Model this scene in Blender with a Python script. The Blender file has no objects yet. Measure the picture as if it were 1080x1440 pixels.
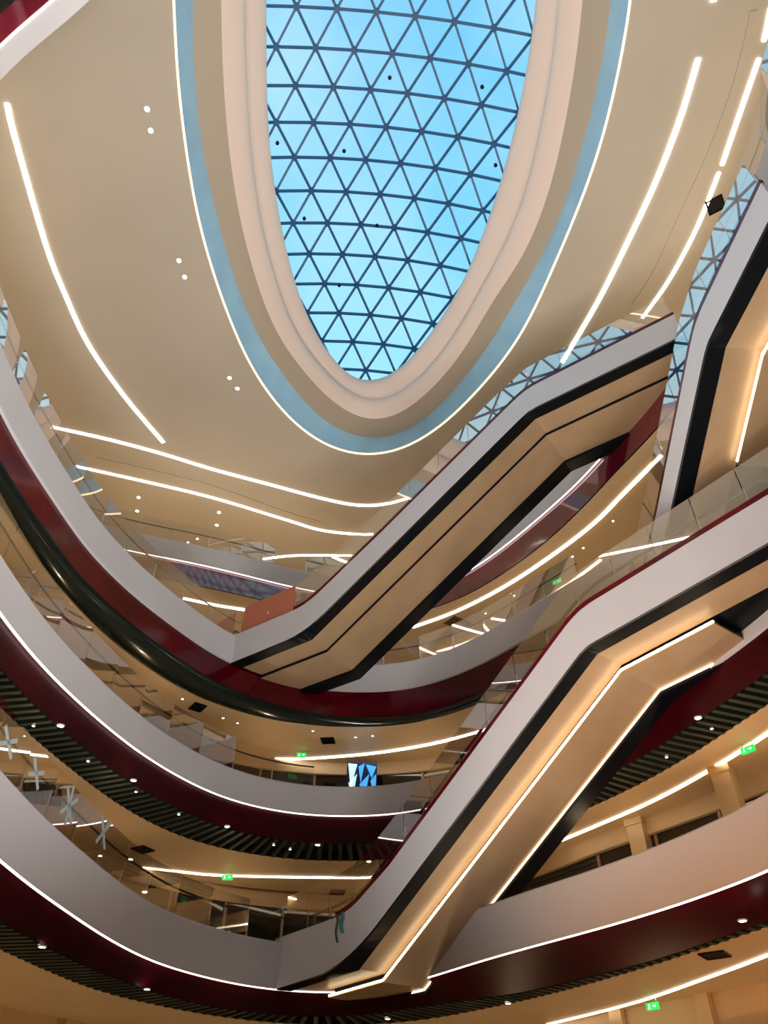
import bpy, math, random
import numpy as np
from mathutils import Vector, Matrix
random.seed(4)
S = bpy.context.scene
COL = S.collection

# ------------------------------------------------------------------ camera
cam_d = bpy.data.cameras.new('camera'); cam = bpy.data.objects.new('camera', cam_d); COL.objects.link(cam)
cam_d.sensor_fit = 'VERTICAL'; cam_d.sensor_height = 24.0
cam_d.lens = 24.0 * 1082.0 / 1440.0
cam.location = (0, 0, 0)                       # eye level is z = 0, the ground floor lies at -1.6
cam.rotation_euler = (math.radians(90 + 42), 0, 0)
cam_d.clip_end = 500
S.camera = cam

# ------------------------------------------------------------------ sky
W = bpy.data.worlds.new('sky'); S.world = W; W.use_nodes = True
nt = W.node_tree; nt.nodes.clear()
wo = nt.nodes.new('ShaderNodeOutputWorld'); bg = nt.nodes.new('ShaderNodeBackground')
tc = nt.nodes.new('ShaderNodeTexCoord'); sx = nt.nodes.new('ShaderNodeSeparateXYZ')
nt.links.new(tc.outputs['Generated'], sx.inputs[0])
cr = nt.nodes.new('ShaderNodeValToRGB')
e = cr.color_ramp.elements
e[0].position = 0.45; e[0].color = (0.85, 0.97, 1.0, 1)
e[1].position = 0.97; e[1].color = (0.16, 0.55, 0.90, 1)
m_ = e.new(0.70); m_.color = (0.78, 0.96, 1.0, 1)
m_ = e.new(0.80); m_.color = (0.34, 0.75, 0.97, 1)
nt.links.new(sx.outputs['Z'], cr.inputs[0])
nz = nt.nodes.new('ShaderNodeTexNoise'); nz.inputs['Scale'].default_value = 3.5; nz.inputs['Detail'].default_value = 5
nt.links.new(tc.outputs['Generated'], nz.inputs['Vector'])
nr = nt.nodes.new('ShaderNodeValToRGB'); nr.color_ramp.elements[0].position = .45; nr.color_ramp.elements[1].position = .75
nr.color_ramp.elements[1].color = (.45, .45, .45, 1)
nt.links.new(nz.outputs['Fac'], nr.inputs[0])
mx = nt.nodes.new('ShaderNodeMixRGB'); mx.inputs[2].default_value = (.85, .95, 1, 1)
nt.links.new(nr.outputs[0], mx.inputs[0]); nt.links.new(cr.outputs[0], mx.inputs[1])
nt.links.new(mx.outputs[0], bg.inputs[0]); bg.inputs[1].default_value = 1.15
nt.links.new(bg.outputs[0], wo.inputs[0])

# ------------------------------------------------------------------ added fill lights
def lamp(kind, loc, power, col, size=.3, rot=None, spot=None):
    d = bpy.data.lights.new('fill_light', kind); d.energy = power; d.color = col
    d.shadow_soft_size = size
    if spot: d.spot_size = math.radians(spot); d.spot_blend = 1.0
    o = bpy.data.objects.new('fill_light', d); COL.objects.link(o); o.location = loc
    if rot: o.rotation_euler = rot
    return o
# added warm white fill spots, unseen near the hall floor, aimed up
for x, y in [(-2.5, 3), (1.2, 3), (-2.5, 8), (1.2, 8), (-2.5, 13), (1.2, 13), (-.5, 17), (-.5, -1)]:
    lamp('SPOT', (x, y, -.6), 3100, (1.0, .92, .83), .6, (math.pi, 0, 0), 112)
# added orange fill spot, unseen, that warms the right-hand lower galleries
lamp('SPOT', (-1.0, 12, -.6), 2600, (1.0, .42, .12), .5, (math.radians(125), 0, math.radians(-62)), 75)

S.view_settings.view_transform = 'Standard'; S.view_settings.look = 'None'
S.view_settings.exposure = 0.0; S.view_settings.gamma = 1.0
S.view_settings.use_curve_mapping = False

# ------------------------------------------------------------------ plan curves of the building, in metres
RS_C=[(0.00,0.30),(16.25,0.58),(18.75,0.46),(21.25,0.37),(23.75,0.15),(26.25,0.39),(28.75,0.23),(33.75,0.08),(36.25,1.46),(38.75,1.35),(41.25,1.24),(43.75,0.68),(61.88,0.30)]
ST_C=[(0.00,1.20),(18.75,1.74),(21.25,1.57),(23.75,1.61),(26.25,1.47),(28.75,1.63),(31.25,1.93),(33.75,1.93),(36.25,2.25),(38.75,2.04),(43.75,1.04),(61.88,1.20)]
RS_B=[(0.00,0.30),(16.25,-0.04),(18.75,-0.21),(21.25,-0.20),(23.75,-0.29),(26.25,-0.40),(28.75,-0.29),(31.25,-0.02),(41.25,-0.13),(43.75,-0.29),(46.25,-0.22),(61.72,0.30)]
ST_B=[(0.00,1.20),(16.25,0.94),(18.75,1.06),(21.25,1.20),(23.75,1.55),(26.25,1.86),(28.75,1.88),(36.25,1.56),(38.75,1.43),(41.25,1.25),(43.75,1.15),(61.72,1.20)]
RS_A=[(0.00,0.30),(13.75,-0.40),(16.25,-0.41),(18.75,-0.37),(21.25,-0.22),(23.75,-0.13),(26.25,-0.07),(28.75,0.09),(31.25,0.29),(66.09,0.30)]
ST_A=[(0.00,1.20),(13.75,0.65),(16.25,0.80),(18.75,0.88),(21.25,1.20),(23.75,1.37),(26.25,1.21),(28.75,0.91),(31.25,0.58),(33.75,0.49),(66.09,1.20)]
RS_Z=[(0.00,0.30),(31.25,0.13),(33.75,-0.06),(43.75,0.08),(46.25,0.19),(48.75,0.27),(51.25,0.08),(81.46,0.30)]
EDGE_C=[(-5.20,0.00),(-6.40,5.00),(-7.10,10.00),(-7.30,13.00),(-7.32,15.20),(-7.25,17.10),(-7.05,19.20),(-6.80,21.20),(-6.35,23.20),(-5.85,24.40),(-4.80,26.00),(-3.45,27.20),(-1.80,27.70),(-0.20,27.20),(1.10,25.80),(2.35,23.90),(3.65,22.10),(5.10,20.25),(6.30,18.50),(7.10,17.00),(7.65,15.70),(8.20,13.00),(8.30,9.00),(7.80,4.00),(6.80,0.00)]
EDGE_B=[(-6.80,0.00),(-7.90,5.00),(-8.50,9.50),(-8.65,12.00),(-8.62,14.30),(-8.48,16.20),(-8.15,18.10),(-7.70,19.90),(-7.15,21.60),(-6.40,23.20),(-5.50,24.60),(-4.50,25.55),(-3.40,26.15),(-2.20,26.50),(0.00,26.45),(1.70,25.70),(3.40,24.50),(5.00,22.70),(6.40,20.70),(7.30,18.90),(8.10,16.80),(8.90,14.60),(9.40,12.00),(9.50,9.00),(8.50,4.00),(7.80,0.00)]
EDGE_A=[(-8.40,0.00),(-9.20,5.00),(-9.50,9.00),(-9.60,12.40),(-9.55,14.00),(-9.33,15.90),(-9.00,18.10),(-8.50,19.70),(-8.00,20.90),(-7.10,22.60),(-5.90,24.50),(-4.20,26.00),(-2.30,26.80),(0.00,26.90),(1.40,26.50),(2.70,25.65),(3.95,24.45),(4.80,23.40),(6.30,21.60),(8.00,19.50),(9.80,17.00),(11.00,14.00),(11.40,11.00),(11.30,8.80),(10.60,7.70),(9.20,7.40),(7.90,7.10),(7.50,5.00),(7.30,2.50),(7.00,0.00)]
EDGE_Z=[(-3.00,2.60),(-6.70,5.20),(-9.30,6.80),(-11.60,9.00),(-13.00,12.50),(-14.00,16.50),(-14.30,19.50),(-13.90,22.00),(-12.60,24.00),(-10.50,25.05),(-8.80,25.60),(-7.30,26.15),(-5.90,26.75),(-4.40,27.40),(-3.00,27.90),(-1.00,28.35),(1.00,28.10),(2.40,27.45),(3.40,26.65),(4.50,25.40),(5.80,23.50),(6.90,21.70),(7.50,20.60),(8.05,19.30),(8.75,17.80),(9.30,16.30),(9.80,14.50),(10.20,11.50),(10.30,8.00),(9.60,4.60),(7.20,2.60),(4.00,1.90),(0.00,1.80)]
RING_c0=[(-6.09,6.66),(-6.41,8.54),(-6.56,10.68),(-6.63,12.99),(-6.47,15.06),(-6.15,17.27),(-5.62,19.68),(-4.80,21.70),(-3.70,23.44),(-2.47,24.54),(-1.33,25.00),(0.00,25.00),(1.31,24.32),(2.71,23.01),(3.85,21.38),(4.88,19.68),(5.67,17.86),(6.27,15.44),(6.85,12.86),(7.21,10.45),(7.24,8.05),(7.19,6.66),(6.66,4.06),(4.27,1.66),(0.55,0.66),(-3.17,1.66),(-5.56,4.06)]
RING_c1=[(-5.75,6.91),(-6.05,8.56),(-6.25,10.28),(-6.25,12.06),(-6.10,14.32),(-5.87,16.40),(-5.34,18.90),(-4.37,21.13),(-3.26,23.16),(-2.01,24.48),(0.00,24.98),(1.33,24.25),(2.43,22.95),(3.59,21.13),(4.62,19.08),(5.81,15.94),(6.13,15.34),(6.69,12.44),(6.95,9.40),(6.86,6.91),(6.36,4.31),(4.09,1.91),(0.56,0.91),(-2.97,1.91),(-5.24,4.31)]
RING_c2=[(-4.89,6.91),(-5.15,8.56),(-5.33,10.97),(-5.34,13.63),(-5.03,16.40),(-4.51,18.90),(-3.56,20.74),(-2.56,22.33),(-1.32,23.59),(0.00,23.90),(1.29,22.83),(2.36,21.52),(3.47,19.62),(4.63,16.56),(5.13,16.09),(5.84,13.49),(6.08,11.09),(6.10,8.36),(6.00,6.91),(5.57,4.31),(3.61,1.91),(0.56,0.91),(-2.49,1.91),(-4.45,4.31)]
RING_c3=[(-4.32,7.14),(-4.54,8.74),(-4.72,11.46),(-4.73,14.23),(-4.35,17.11),(-3.83,19.53),(-2.87,21.23),(-1.65,22.86),(-0.67,23.50),(0.00,23.37),(1.30,22.32),(2.37,20.84),(3.33,18.99),(4.29,16.53),(5.19,13.67),(5.40,11.46),(5.53,9.17),(5.45,7.14),(5.06,4.54),(3.30,2.14),(0.57,1.14),(-2.17,2.14),(-3.93,4.54)]
RING_c4=[(-3.81,7.40),(-4.22,11.25),(-4.20,13.46),(-4.04,15.94),(-3.54,18.77),(-2.97,20.49),(-2.59,21.19),(-1.84,22.61),(-1.02,23.25),(0.00,22.91),(0.99,21.99),(2.06,20.23),(3.31,17.73),(4.18,14.59),(4.68,11.87),(4.88,9.49),(4.96,7.40),(4.61,4.80),(3.03,2.40),(0.57,1.40),(-1.88,2.40),(-3.46,4.80)]
STRIPS={'L1':(26.00,[(-11.97,9.47),(-12.09,10.45),(-12.32,14.34),(-12.25,16.41),(-12.01,18.71),(-11.23,21.38),(-10.12,24.10)]),
'L2':(26.00,[(-14.96,23.14),(-12.67,23.88),(-10.42,24.77),(-8.12,25.84),(-5.69,26.81),(-3.17,27.82),(-1.42,28.34),(0.00,28.29),(1.23,27.82)]),
'L3':(26.00,[(-14.64,25.61),(-11.68,26.62),(-8.45,27.82),(-5.08,29.42),(-3.32,30.25),(-1.48,30.59),(-0.56,30.59)]),
'R1':(26.00,[(9.59,8.18),(9.53,10.01),(9.27,12.11),(8.82,14.34),(8.27,16.72),(7.39,19.60)]),
'R2a':(26.00,[(11.44,8.18),(11.40,9.79),(11.37,11.43)]),
'R2b':(26.00,[(11.35,11.67),(11.20,13.66),(10.77,15.80),(10.18,17.43)]),
'R1u':(26.00,[(9.57,6.69),(9.56,6.44),(9.47,5.79)]),
'R2u':(26.00,[(11.42,7.72),(11.38,7.38),(11.30,6.83)]),
'Cs':(26.00,[(-6.55,32.68),(-4.79,32.37),(-1.53,32.37)]),
'Z_led1':(19.35,[(1.28,29.25),(3.12,28.02),(4.82,26.44),(6.35,24.60),(7.91,22.31),(8.82,20.33),(9.63,18.54)]),
'Z_led2':(19.35,[(0.00,32.64),(3.32,30.86),(4.84,29.60),(6.24,28.02),(7.74,25.94),(8.75,24.36)]),
'ZL':(19.35,[(-8.61,27.01),(-7.40,27.48),(-5.95,27.91),(-4.39,28.24)]),
'A_led':(13.85,[(-7.02,30.45),(-4.16,30.79),(-2.07,30.58),(0.00,30.11),(2.15,29.26),(4.04,28.08)]),
'B_led':(9.00,[(-11.15,27.72),(-9.48,28.69),(-7.48,29.47),(-5.75,29.96),(-1.05,30.21),(-0.13,29.96)]),
'B_led_r':(9.00,[(5.71,26.52),(6.80,24.90),(8.01,22.98),(8.97,20.93),(9.85,18.44)]),
'C_led_r':(4.30,[(5.23,29.26),(7.12,25.77),(8.26,22.27),(8.87,20.05)])}
GROOVES=[[(10.83,6.92),(10.97,8.54),(10.89,10.68),(10.49,13.39),(10.15,15.50),(9.69,16.88)],
[(-13.50,25.14),(-10.71,26.08),(-8.32,27.06),(-5.03,28.88),(-3.28,29.69)],
[(-12.64,29.31),(-10.33,30.31),(-7.23,31.70),(-6.11,32.19)]]
CEIL_LIGHTS=[(-7.56,9.64,26.00),(-7.59,10.30,26.00),(-7.59,14.94,26.00),(-7.51,15.62,26.00),(-6.53,20.38,26.00),(-6.28,20.95,26.00),(-12.13,27.77,26.00),(-12.44,28.77,26.00),(-8.33,28.88,26.00),(-8.60,29.86,26.00)]
Z_LIGHTS=[(7.89,23.60,19.35),(8.71,21.98,19.35),(7.56,24.14,19.35),(6.62,25.99,19.35),(5.56,26.80,19.35),(4.47,28.13,19.35)]
A_LIGHTS=[(-6.15,27.13,13.85),(-5.66,27.54,13.85),(-2.79,28.20,13.85),(-1.13,28.75,13.85),(-0.45,28.63,13.85),(-7.41,25.63,13.85)]
B_LIGHTS=[(-8.13,17.97,9.00),(-7.11,21.32,9.00),(-4.99,24.90,9.00),(-2.22,26.59,9.00),(6.28,20.93,9.00),(7.77,17.55,9.00)]
B_SMALL=[(-8.81,17.97,9.00),(-8.03,20.05,9.00),(-7.23,22.13,9.00),(-6.33,23.88,9.00),(-3.69,26.59,9.00),(-3.18,27.01,9.00),(7.60,19.79,9.00),(8.29,18.13,9.00)]
C_LIGHTS=[(-7.58,19.13,4.30),(-6.29,23.64,4.30),(0.11,28.01,4.30),(3.52,25.56,4.30),(7.22,17.02,4.30)]
VENTS=[(-6.97,26.28,13.85),(-2.25,29.07,13.85)]
VENTB=[(-8.21,27.15,9.00),(-10.05,22.39,9.00)]
VENTC=[(11.59,12.81,26.00)]
VENTD=[(7.64,20.05,4.30)]
VENTZ=[(3.34,28.91,19.35)]
EXITA=[(-3.37,30.01,13.65)]
EXITB=[(-5.66,29.54,8.80),(9.47,19.01,8.80)]
EXITZ=[(7.13,25.51,19.10)]
EXITC=[(7.47,25.08,4.10)]
DOTS=[(0.22,10.72,31.95),(3.72,10.89,31.50),(-4.20,12.80,31.10),(-1.61,13.32,31.60),(4.46,13.58,30.90),(-3.37,15.87,31.00),(-0.30,16.29,31.20),(-1.99,18.68,30.40)]

# ------------------------------------------------------------------ materials
MATS = {}
def mat(name, col, rough=.5, metal=0, emit=0, ecol=None, coat=0, noise=None, spec=None):
    m = bpy.data.materials.new(name); m.use_nodes = True
    t = m.node_tree; b = t.nodes['Principled BSDF']
    b.inputs['Base Color'].default_value = (*col, 1); b.inputs['Roughness'].default_value = rough
    b.inputs['Metallic'].default_value = metal; b.inputs['Coat Weight'].default_value = coat
    b.inputs['Coat Roughness'].default_value = .05
    if name == 'crimson_glass': b.inputs['Coat IOR'].default_value = 1.8
    if spec is not None: b.inputs['Specular IOR Level'].default_value = spec
    if emit:
        b.inputs['Emission Color'].default_value = (*(ecol or col), 1); b.inputs['Emission Strength'].default_value = emit
    if noise:
        sc, amt = noise
        c = t.nodes.new('ShaderNodeTexCoord'); n = t.nodes.new('ShaderNodeTexNoise'); n.inputs['Scale'].default_value = sc
        n.inputs['Detail'].default_value = 4
        r = t.nodes.new('ShaderNodeValToRGB')
        r.color_ramp.elements[0].position = .3; r.color_ramp.elements[1].position = .7
        r.color_ramp.elements[0].color = (*[v * (1 - amt) for v in col], 1); r.color_ramp.elements[1].color = (*[min(1, v * (1 + amt)) for v in col], 1)
        t.links.new(c.outputs['Object'], n.inputs['Vector']); t.links.new(n.outputs['Fac'], r.inputs[0]); t.links.new(r.outputs[0], b.inputs['Base Color'])
    MATS[name] = m; return m
def glass(name, tint, refl, rough=0.0):
    m = bpy.data.materials.new(name); m.use_nodes = True
    t = m.node_tree; t.nodes.clear()
    o = t.nodes.new('ShaderNodeOutputMaterial'); mixn = t.nodes.new('ShaderNodeMixShader')
    tr = t.nodes.new('ShaderNodeBsdfTransparent'); gl = t.nodes.new('ShaderNodeBsdfGlossy')
    tr.inputs[0].default_value = (*tint, 1); gl.inputs['Roughness'].default_value = rough; gl.inputs[0].default_value = (1, 1, 1, 1)
    fr = t.nodes.new('ShaderNodeFresnel'); fr.inputs[0].default_value = 1.5
    mu = t.nodes.new('ShaderNodeMath'); mu.operation = 'MULTIPLY'; mu.inputs[1].default_value = refl
    t.links.new(fr.outputs[0], mu.inputs[0]); mu.use_clamp = True
    t.links.new(mu.outputs[0], mixn.inputs[0]); t.links.new(tr.outputs[0], mixn.inputs[1]); t.links.new(gl.outputs[0], mixn.inputs[2])
    t.links.new(mixn.outputs[0], o.inputs[0]); MATS[name] = m; return m
WHITE = mat('white_panel', (.64, .64, .69), .35, noise=(.6, .03))
PINK = mat('rose_plaster', (.78, .65, .58), .5)
RED = mat('red_glass', (.042, .001, .004), .35, spec=.12, noise=(.5, .35))
RED3 = mat('deep_red_glass', (.10, .001, .007), .14, coat=.15, spec=.3, noise=(.5, .4))
RED2 = mat('crimson_glass', (.15, .004, .022), .08, coat=1, noise=(.5, .35))
RINGP = mat('ring_paint', (.40, .33, .25), .55)
CEIL = mat('ceiling_paint', (.465, .415, .34), .55, noise=(.25, .05))
SOFFIT = mat('soffit_paint', (.66, .47, .27), .45, noise=(.35, .08))  # tan paint with the warm lamplight mixed into its base tone
BLACK = mat('black_lacquer', (.003, .004, .006), .35, spec=.15)
GREENBLK = mat('dark_green_gloss', (.008, .014, .010), .2, coat=.3)
SLAT = mat('slat_metal', (.035, .045, .035), .35)
VOID = mat('dark_recess', (.012, .012, .012), .8)
UNDER = mat('tan_underside', (.35, .235, .135), .42, noise=(1.2, .08))
LED = mat('white_led', (1, .95, .88), .5, emit=6, ecol=(1, .93, .83))
COVE2 = mat('cove_led_dim', (1, .8, .55), .5, emit=4.5, ecol=(1, .76, .48))
LEDW = mat('warm_led', (1, .85, .65), .5, emit=5, ecol=(1, .85, .62))
COVE = mat('cove_led', (1, .8, .55), .5, emit=14, ecol=(1, .78, .50))
RIMLED = mat('rim_led', (1, .9, .85), .5, emit=2.6, ecol=(1, .86, .80))
RIMWARM = mat('rim_warm', (1, .8, .6), .5, emit=1.6, ecol=(1, .72, .45))
LENS = mat('lamp_lens', (1, .95, .9), .5, emit=14, ecol=(1, .95, .88))
STEEL = mat('brushed_steel', (.62, .62, .64), .28, metal=1)
RUBBER = mat('black_rubber', (.010, .010, .011), .4)
RAILM = mat('dark_rail', (.10, .085, .07), .3, metal=.6)
FRAME = mat('blue_steel', (.002, .075, .21), .45)
SALMON = mat('salmon_board', (.55, .17, .10), .45)
DARKGLASS = mat('shop_glass', (.012, .011, .010), .06, coat=.5)
HOARD = mat('tan_hoarding', (.72, .52, .30), .5, noise=(.5, .06))
SHUTTER = mat('roller_shutter', (.05, .045, .04), .4, metal=.4)
BRONZE = mat('bronze_post', (.36, .24, .14), .35, metal=.3)
FLOORM = mat('hall_floor', (.62, .55, .47), .25, noise=(.4, .06))
GREEN = mat('exit_green', (.02, .5, .08), .5, emit=1.1, ecol=(.02, .75, .12))
SIGNW = mat('sign_white', (.9, 1, .9), .5, emit=1.0, ecol=(.7, 1, .75))
TAPE = mat('pale_tape', (.42, .54, .56), .5)
SCREEN = mat('reflection_blue', (.05, .3, .8), .4, emit=.9, ecol=(.06, .42, .95))  # glowing colours of the added skylight reflection
REFLPALE = mat('reflection_pale', (.6, .85, 1), .4, emit=.9, ecol=(.55, .85, 1))
REFLDARK = mat('reflection_dark', (.01, .03, .12), .4)
COVEBLUE = mat('cove_face', (.36, .68, 1.0), .45, noise=(.8, .08))  # the blue cast of sky light is put into this base colour
GLASS = glass('clear_glass', (.955, .96, .955), .5)
ROOFGLASS = glass('roof_glass', (.90, .98, 1.0), .06, .35)

# ------------------------------------------------------------------ helpers
def link(o, parent=None):
    COL.objects.link(o)
    if parent is not None: o.parent = parent
    return o
def org(parent):
    p = Vector((0, 0, 0))
    while parent is not None: p += parent.location; parent = parent.parent
    return p
def mesh(name, v, f, m, parent=None, smooth=False, at=None):
    """verts in world coordinates; the object's origin goes to `at` (default: parent's)"""
    po = org(parent); o_ = Vector(at) if at is not None else po
    me = bpy.data.meshes.new(name)
    me.from_pydata([(a[0] - o_.x, a[1] - o_.y, a[2] - o_.z) for a in v], [], f)
    for mm in (m if isinstance(m, (list, tuple)) else [m]): me.materials.append(mm)
    if smooth:
        for p in me.polygons: p.use_smooth = True
    me.update()
    ob = bpy.data.objects.new(name, me); ob.location = o_ - po
    return link(ob, parent)
def empty(name, loc):
    o = bpy.data.objects.new(name, None); o.location = loc; o.empty_display_size = .2
    return link(o)
def thing(o, label, cat, group=None):
    o['label'] = label; o['category'] = cat
    if group: o['group'] = group
    return o
def struct(o, label=None):
    o['kind'] = 'structure'
    if label: o['label'] = label
    return o
BOXF = [(0, 3, 2, 1), (4, 5, 6, 7), (0, 1, 5, 4), (1, 2, 6, 5), (2, 3, 7, 6), (3, 0, 4, 7)]
def boxv(c, ax, ay, az):
    c = Vector(c); ax = Vector(ax); ay = Vector(ay); az = Vector(az)
    return [c + sx_ * ax + sy_ * ay + sz_ * az for sz_ in (-1, 1) for sx_, sy_ in ((-1, -1), (1, -1), (1, 1), (-1, 1))]
def box(name, c, ax, ay, az, m, parent=None, at=None): return mesh(name, boxv(c, ax, ay, az), BOXF, m, parent, at=at)

def spline(P, step=.5, closed=False):
    P = np.array(P, float); n = len(P); out = []
    for i in range(n if closed else n - 1):
        g = (lambda k: P[k % n]) if closed else (lambda k: P[min(max(k, 0), n - 1)])
        p0, p1, p2, p3 = g(i - 1), g(i), g(i + 1), g(i + 2)
        for t in np.linspace(0, 1, 12, endpoint=False):
            out.append(.5 * ((2 * p1) + (-p0 + p2) * t + (2 * p0 - 5 * p1 + 4 * p2 - p3) * t * t + (-p0 + 3 * p1 - 3 * p2 + p3) * t ** 3))
    out.append(P[0] if closed else P[-1]); out = np.array(out)
    s = np.r_[0, np.cumsum(np.linalg.norm(np.diff(out, axis=0), axis=1))]
    m = max(2, int(round(s[-1] / step)) + 1); u = np.linspace(0, s[-1], m)
    return np.stack([np.interp(u, s, out[:, k]) for k in range(out.shape[1])], 1), u
def smooth_closed(E, it=6):
    E = E[:-1].copy()
    for _ in range(it): E = .25 * np.roll(E, 1, 0) + .5 * E + .25 * np.roll(E, -1, 0)
    return np.vstack([E, E[:1]])
def smooth_open(E, it=6):
    E = E.copy()
    for _ in range(it): E[1:-1] = .25 * E[:-2] + .5 * E[1:-1] + .25 * E[2:]
    return E
def normals(E, closed=False):
    t = np.gradient(E, axis=0)
    if closed: t[0] = t[-1] = E[1] - E[-2]
    t /= np.linalg.norm(t, axis=1)[:, None] + 1e-9
    return np.stack([-t[:, 1], t[:, 0]], 1)
def loft(name, rows, m, parent=None, smooth=True, closed_section=False, caps=False):
    """rows: list of polylines (N,3) ; quads between neighbours"""
    n = len(rows[0]); v = [tuple(p) for r in rows for p in r]; f = []
    R = len(rows)
    for a in range(R if closed_section else R - 1):
        b = (a + 1) % R
        for i in range(n - 1): f.append((a * n + i, a * n + i + 1, b * n + i + 1, b * n + i))
    if caps and closed_section:
        f.append(tuple(a * n for a in range(R))); f.append(tuple(a * n + n - 1 for a in reversed(range(R))))
    return mesh(name, v, f, m, parent, smooth)
def lift(E, nrm, o, z):
    o = np.asarray(o, float)
    p = E + nrm * (o[:, None] if o.ndim else o)
    return np.c_[p, np.full(len(E), z) if np.ndim(z) == 0 else z]
def rail(name, E, nrm, sec, m, parent=None, closed=False, smooth=False):
    """sweep a closed section [(offset, z)...] along a plan curve"""
    return loft(name, [lift(E, nrm, o, z) for o, z in sec], m, parent, smooth, True, not closed)
def circ(r, n=8): return [(r * math.cos(2 * math.pi * k / n), r * math.sin(2 * math.pi * k / n)) for k in range(n)]
def tube(name, pts, r, m, parent=None, n=6):
    pts = [Vector(p) for p in pts]; rows = [[] for _ in range(n)]
    for i, p in enumerate(pts):
        t = (pts[min(i + 1, len(pts) - 1)] - pts[max(i - 1, 0)]).normalized()
        a = t.cross(Vector((0, 0, 1)))
        if a.length < .05: a = t.cross(Vector((1, 0, 0)))
        a.normalize(); b = a.cross(t)
        for k, (x, y) in enumerate(circ(r, n)): rows[k].append(tuple(p + a * x + b * y))
    return loft(name, rows, m, parent, True, True, True)

# ------------------------------------------------------------------ escalator frames
class Esc:
    def __init__(s, P0, az, a, inc, h, b):
        s.P = Vector(P0); r = math.radians(az); s.d = Vector((math.sin(r), -math.cos(r), 0)); s.e = Vector((math.cos(r), math.sin(r), 0))
        s.a = a; s.h = h; s.L = h / math.tan(math.radians(inc)); s.t = math.tan(math.radians(inc)); s.b = b; s.U = a + s.L + b
    def z(s, u, r0=0, r1=0):
        def hinge(x, r):                                   # 0 left of the kink, x right of it, rounded over +-r
            if r and abs(x) < r: return (x + r) ** 2 / (4 * r)
            return max(0, x)
        return s.t * (hinge(u - s.a, r0) - hinge(u - s.a - s.L, r1))
    def at(s, u, w, v, r0=0, r1=0): return s.P + s.d * u + s.e * w + Vector((0, 0, s.z(u, r0, r1) + v))
    def us(s, u0=0, u1=None, step=.35):
        u1 = s.U if u1 is None else u1
        ks = [k for k in (s.a, s.a + s.L) if u0 < k < u1]
        r = sorted(set([u0, u1] + ks + [round(x, 3) for x in np.arange(u0, u1, step) if all(abs(x - k) > .1 for k in ks)]))
        return r
    def inside(s, x, y, m0=-.05, m1=3.45, e0=-.6, e1=.6):
        q = Vector((x, y, 0)) - s.P; u = q.dot(s.d); w = q.dot(s.e)
        return e0 < u < s.U + e1 and m0 < w < m1
ESC = dict(low=Esc((-3.48, 27.457, 4.9), 37, 4.0, 28, 5.3, 6.3),
           mid=Esc((-5.843, 24.949, 14.85), 55, 3.7, 30, 5.5, 5.4),
           near=Esc((6.43, 20.71, 9.9), 6, 1.5, 30, 4.95, 3.4))

# ------------------------------------------------------------------ levels
LEV = {
 'C': dict(E=EDGE_C, rs=RS_C, st=ST_C, zb=4.9, zs=4.3, h=1.30, fl=5.85, wall=5.2, top=9.0, led=True, kind='slats'),
 'B': dict(E=EDGE_B, rs=RS_B, st=ST_B, zb=9.9, zs=9.0, h=1.02, fl=10.8, wall=5.0, top=13.85, led=True, kind='slats'),
 'A': dict(E=EDGE_A, rs=RS_A, st=ST_A, zb=14.85, zs=13.85, h=1.18, fl=15.75, wall=5.2, top=19.35, led=False, kind='tube'),
 'Z': dict(E=EDGE_Z, rs=RS_Z, st=None, zb=20.35, zs=19.35, h=1.0, fl=21.25, wall=7.0, top=26.0, led=True, kind='plain')}
NAMES = {'C': 'lowest', 'B': 'second', 'A': 'third', 'Z': 'top'}
ESC_AT = {'C': ['low'], 'B': ['low', 'near'], 'A': ['mid', 'near'], 'Z': ['mid']}
CURVE = {}
trim_no = 0
def trim(o, label):
    global trim_no
    trim_no += 1; o.name = 'trim_%d' % trim_no; struct(o, label); return o
slat_me = None
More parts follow.
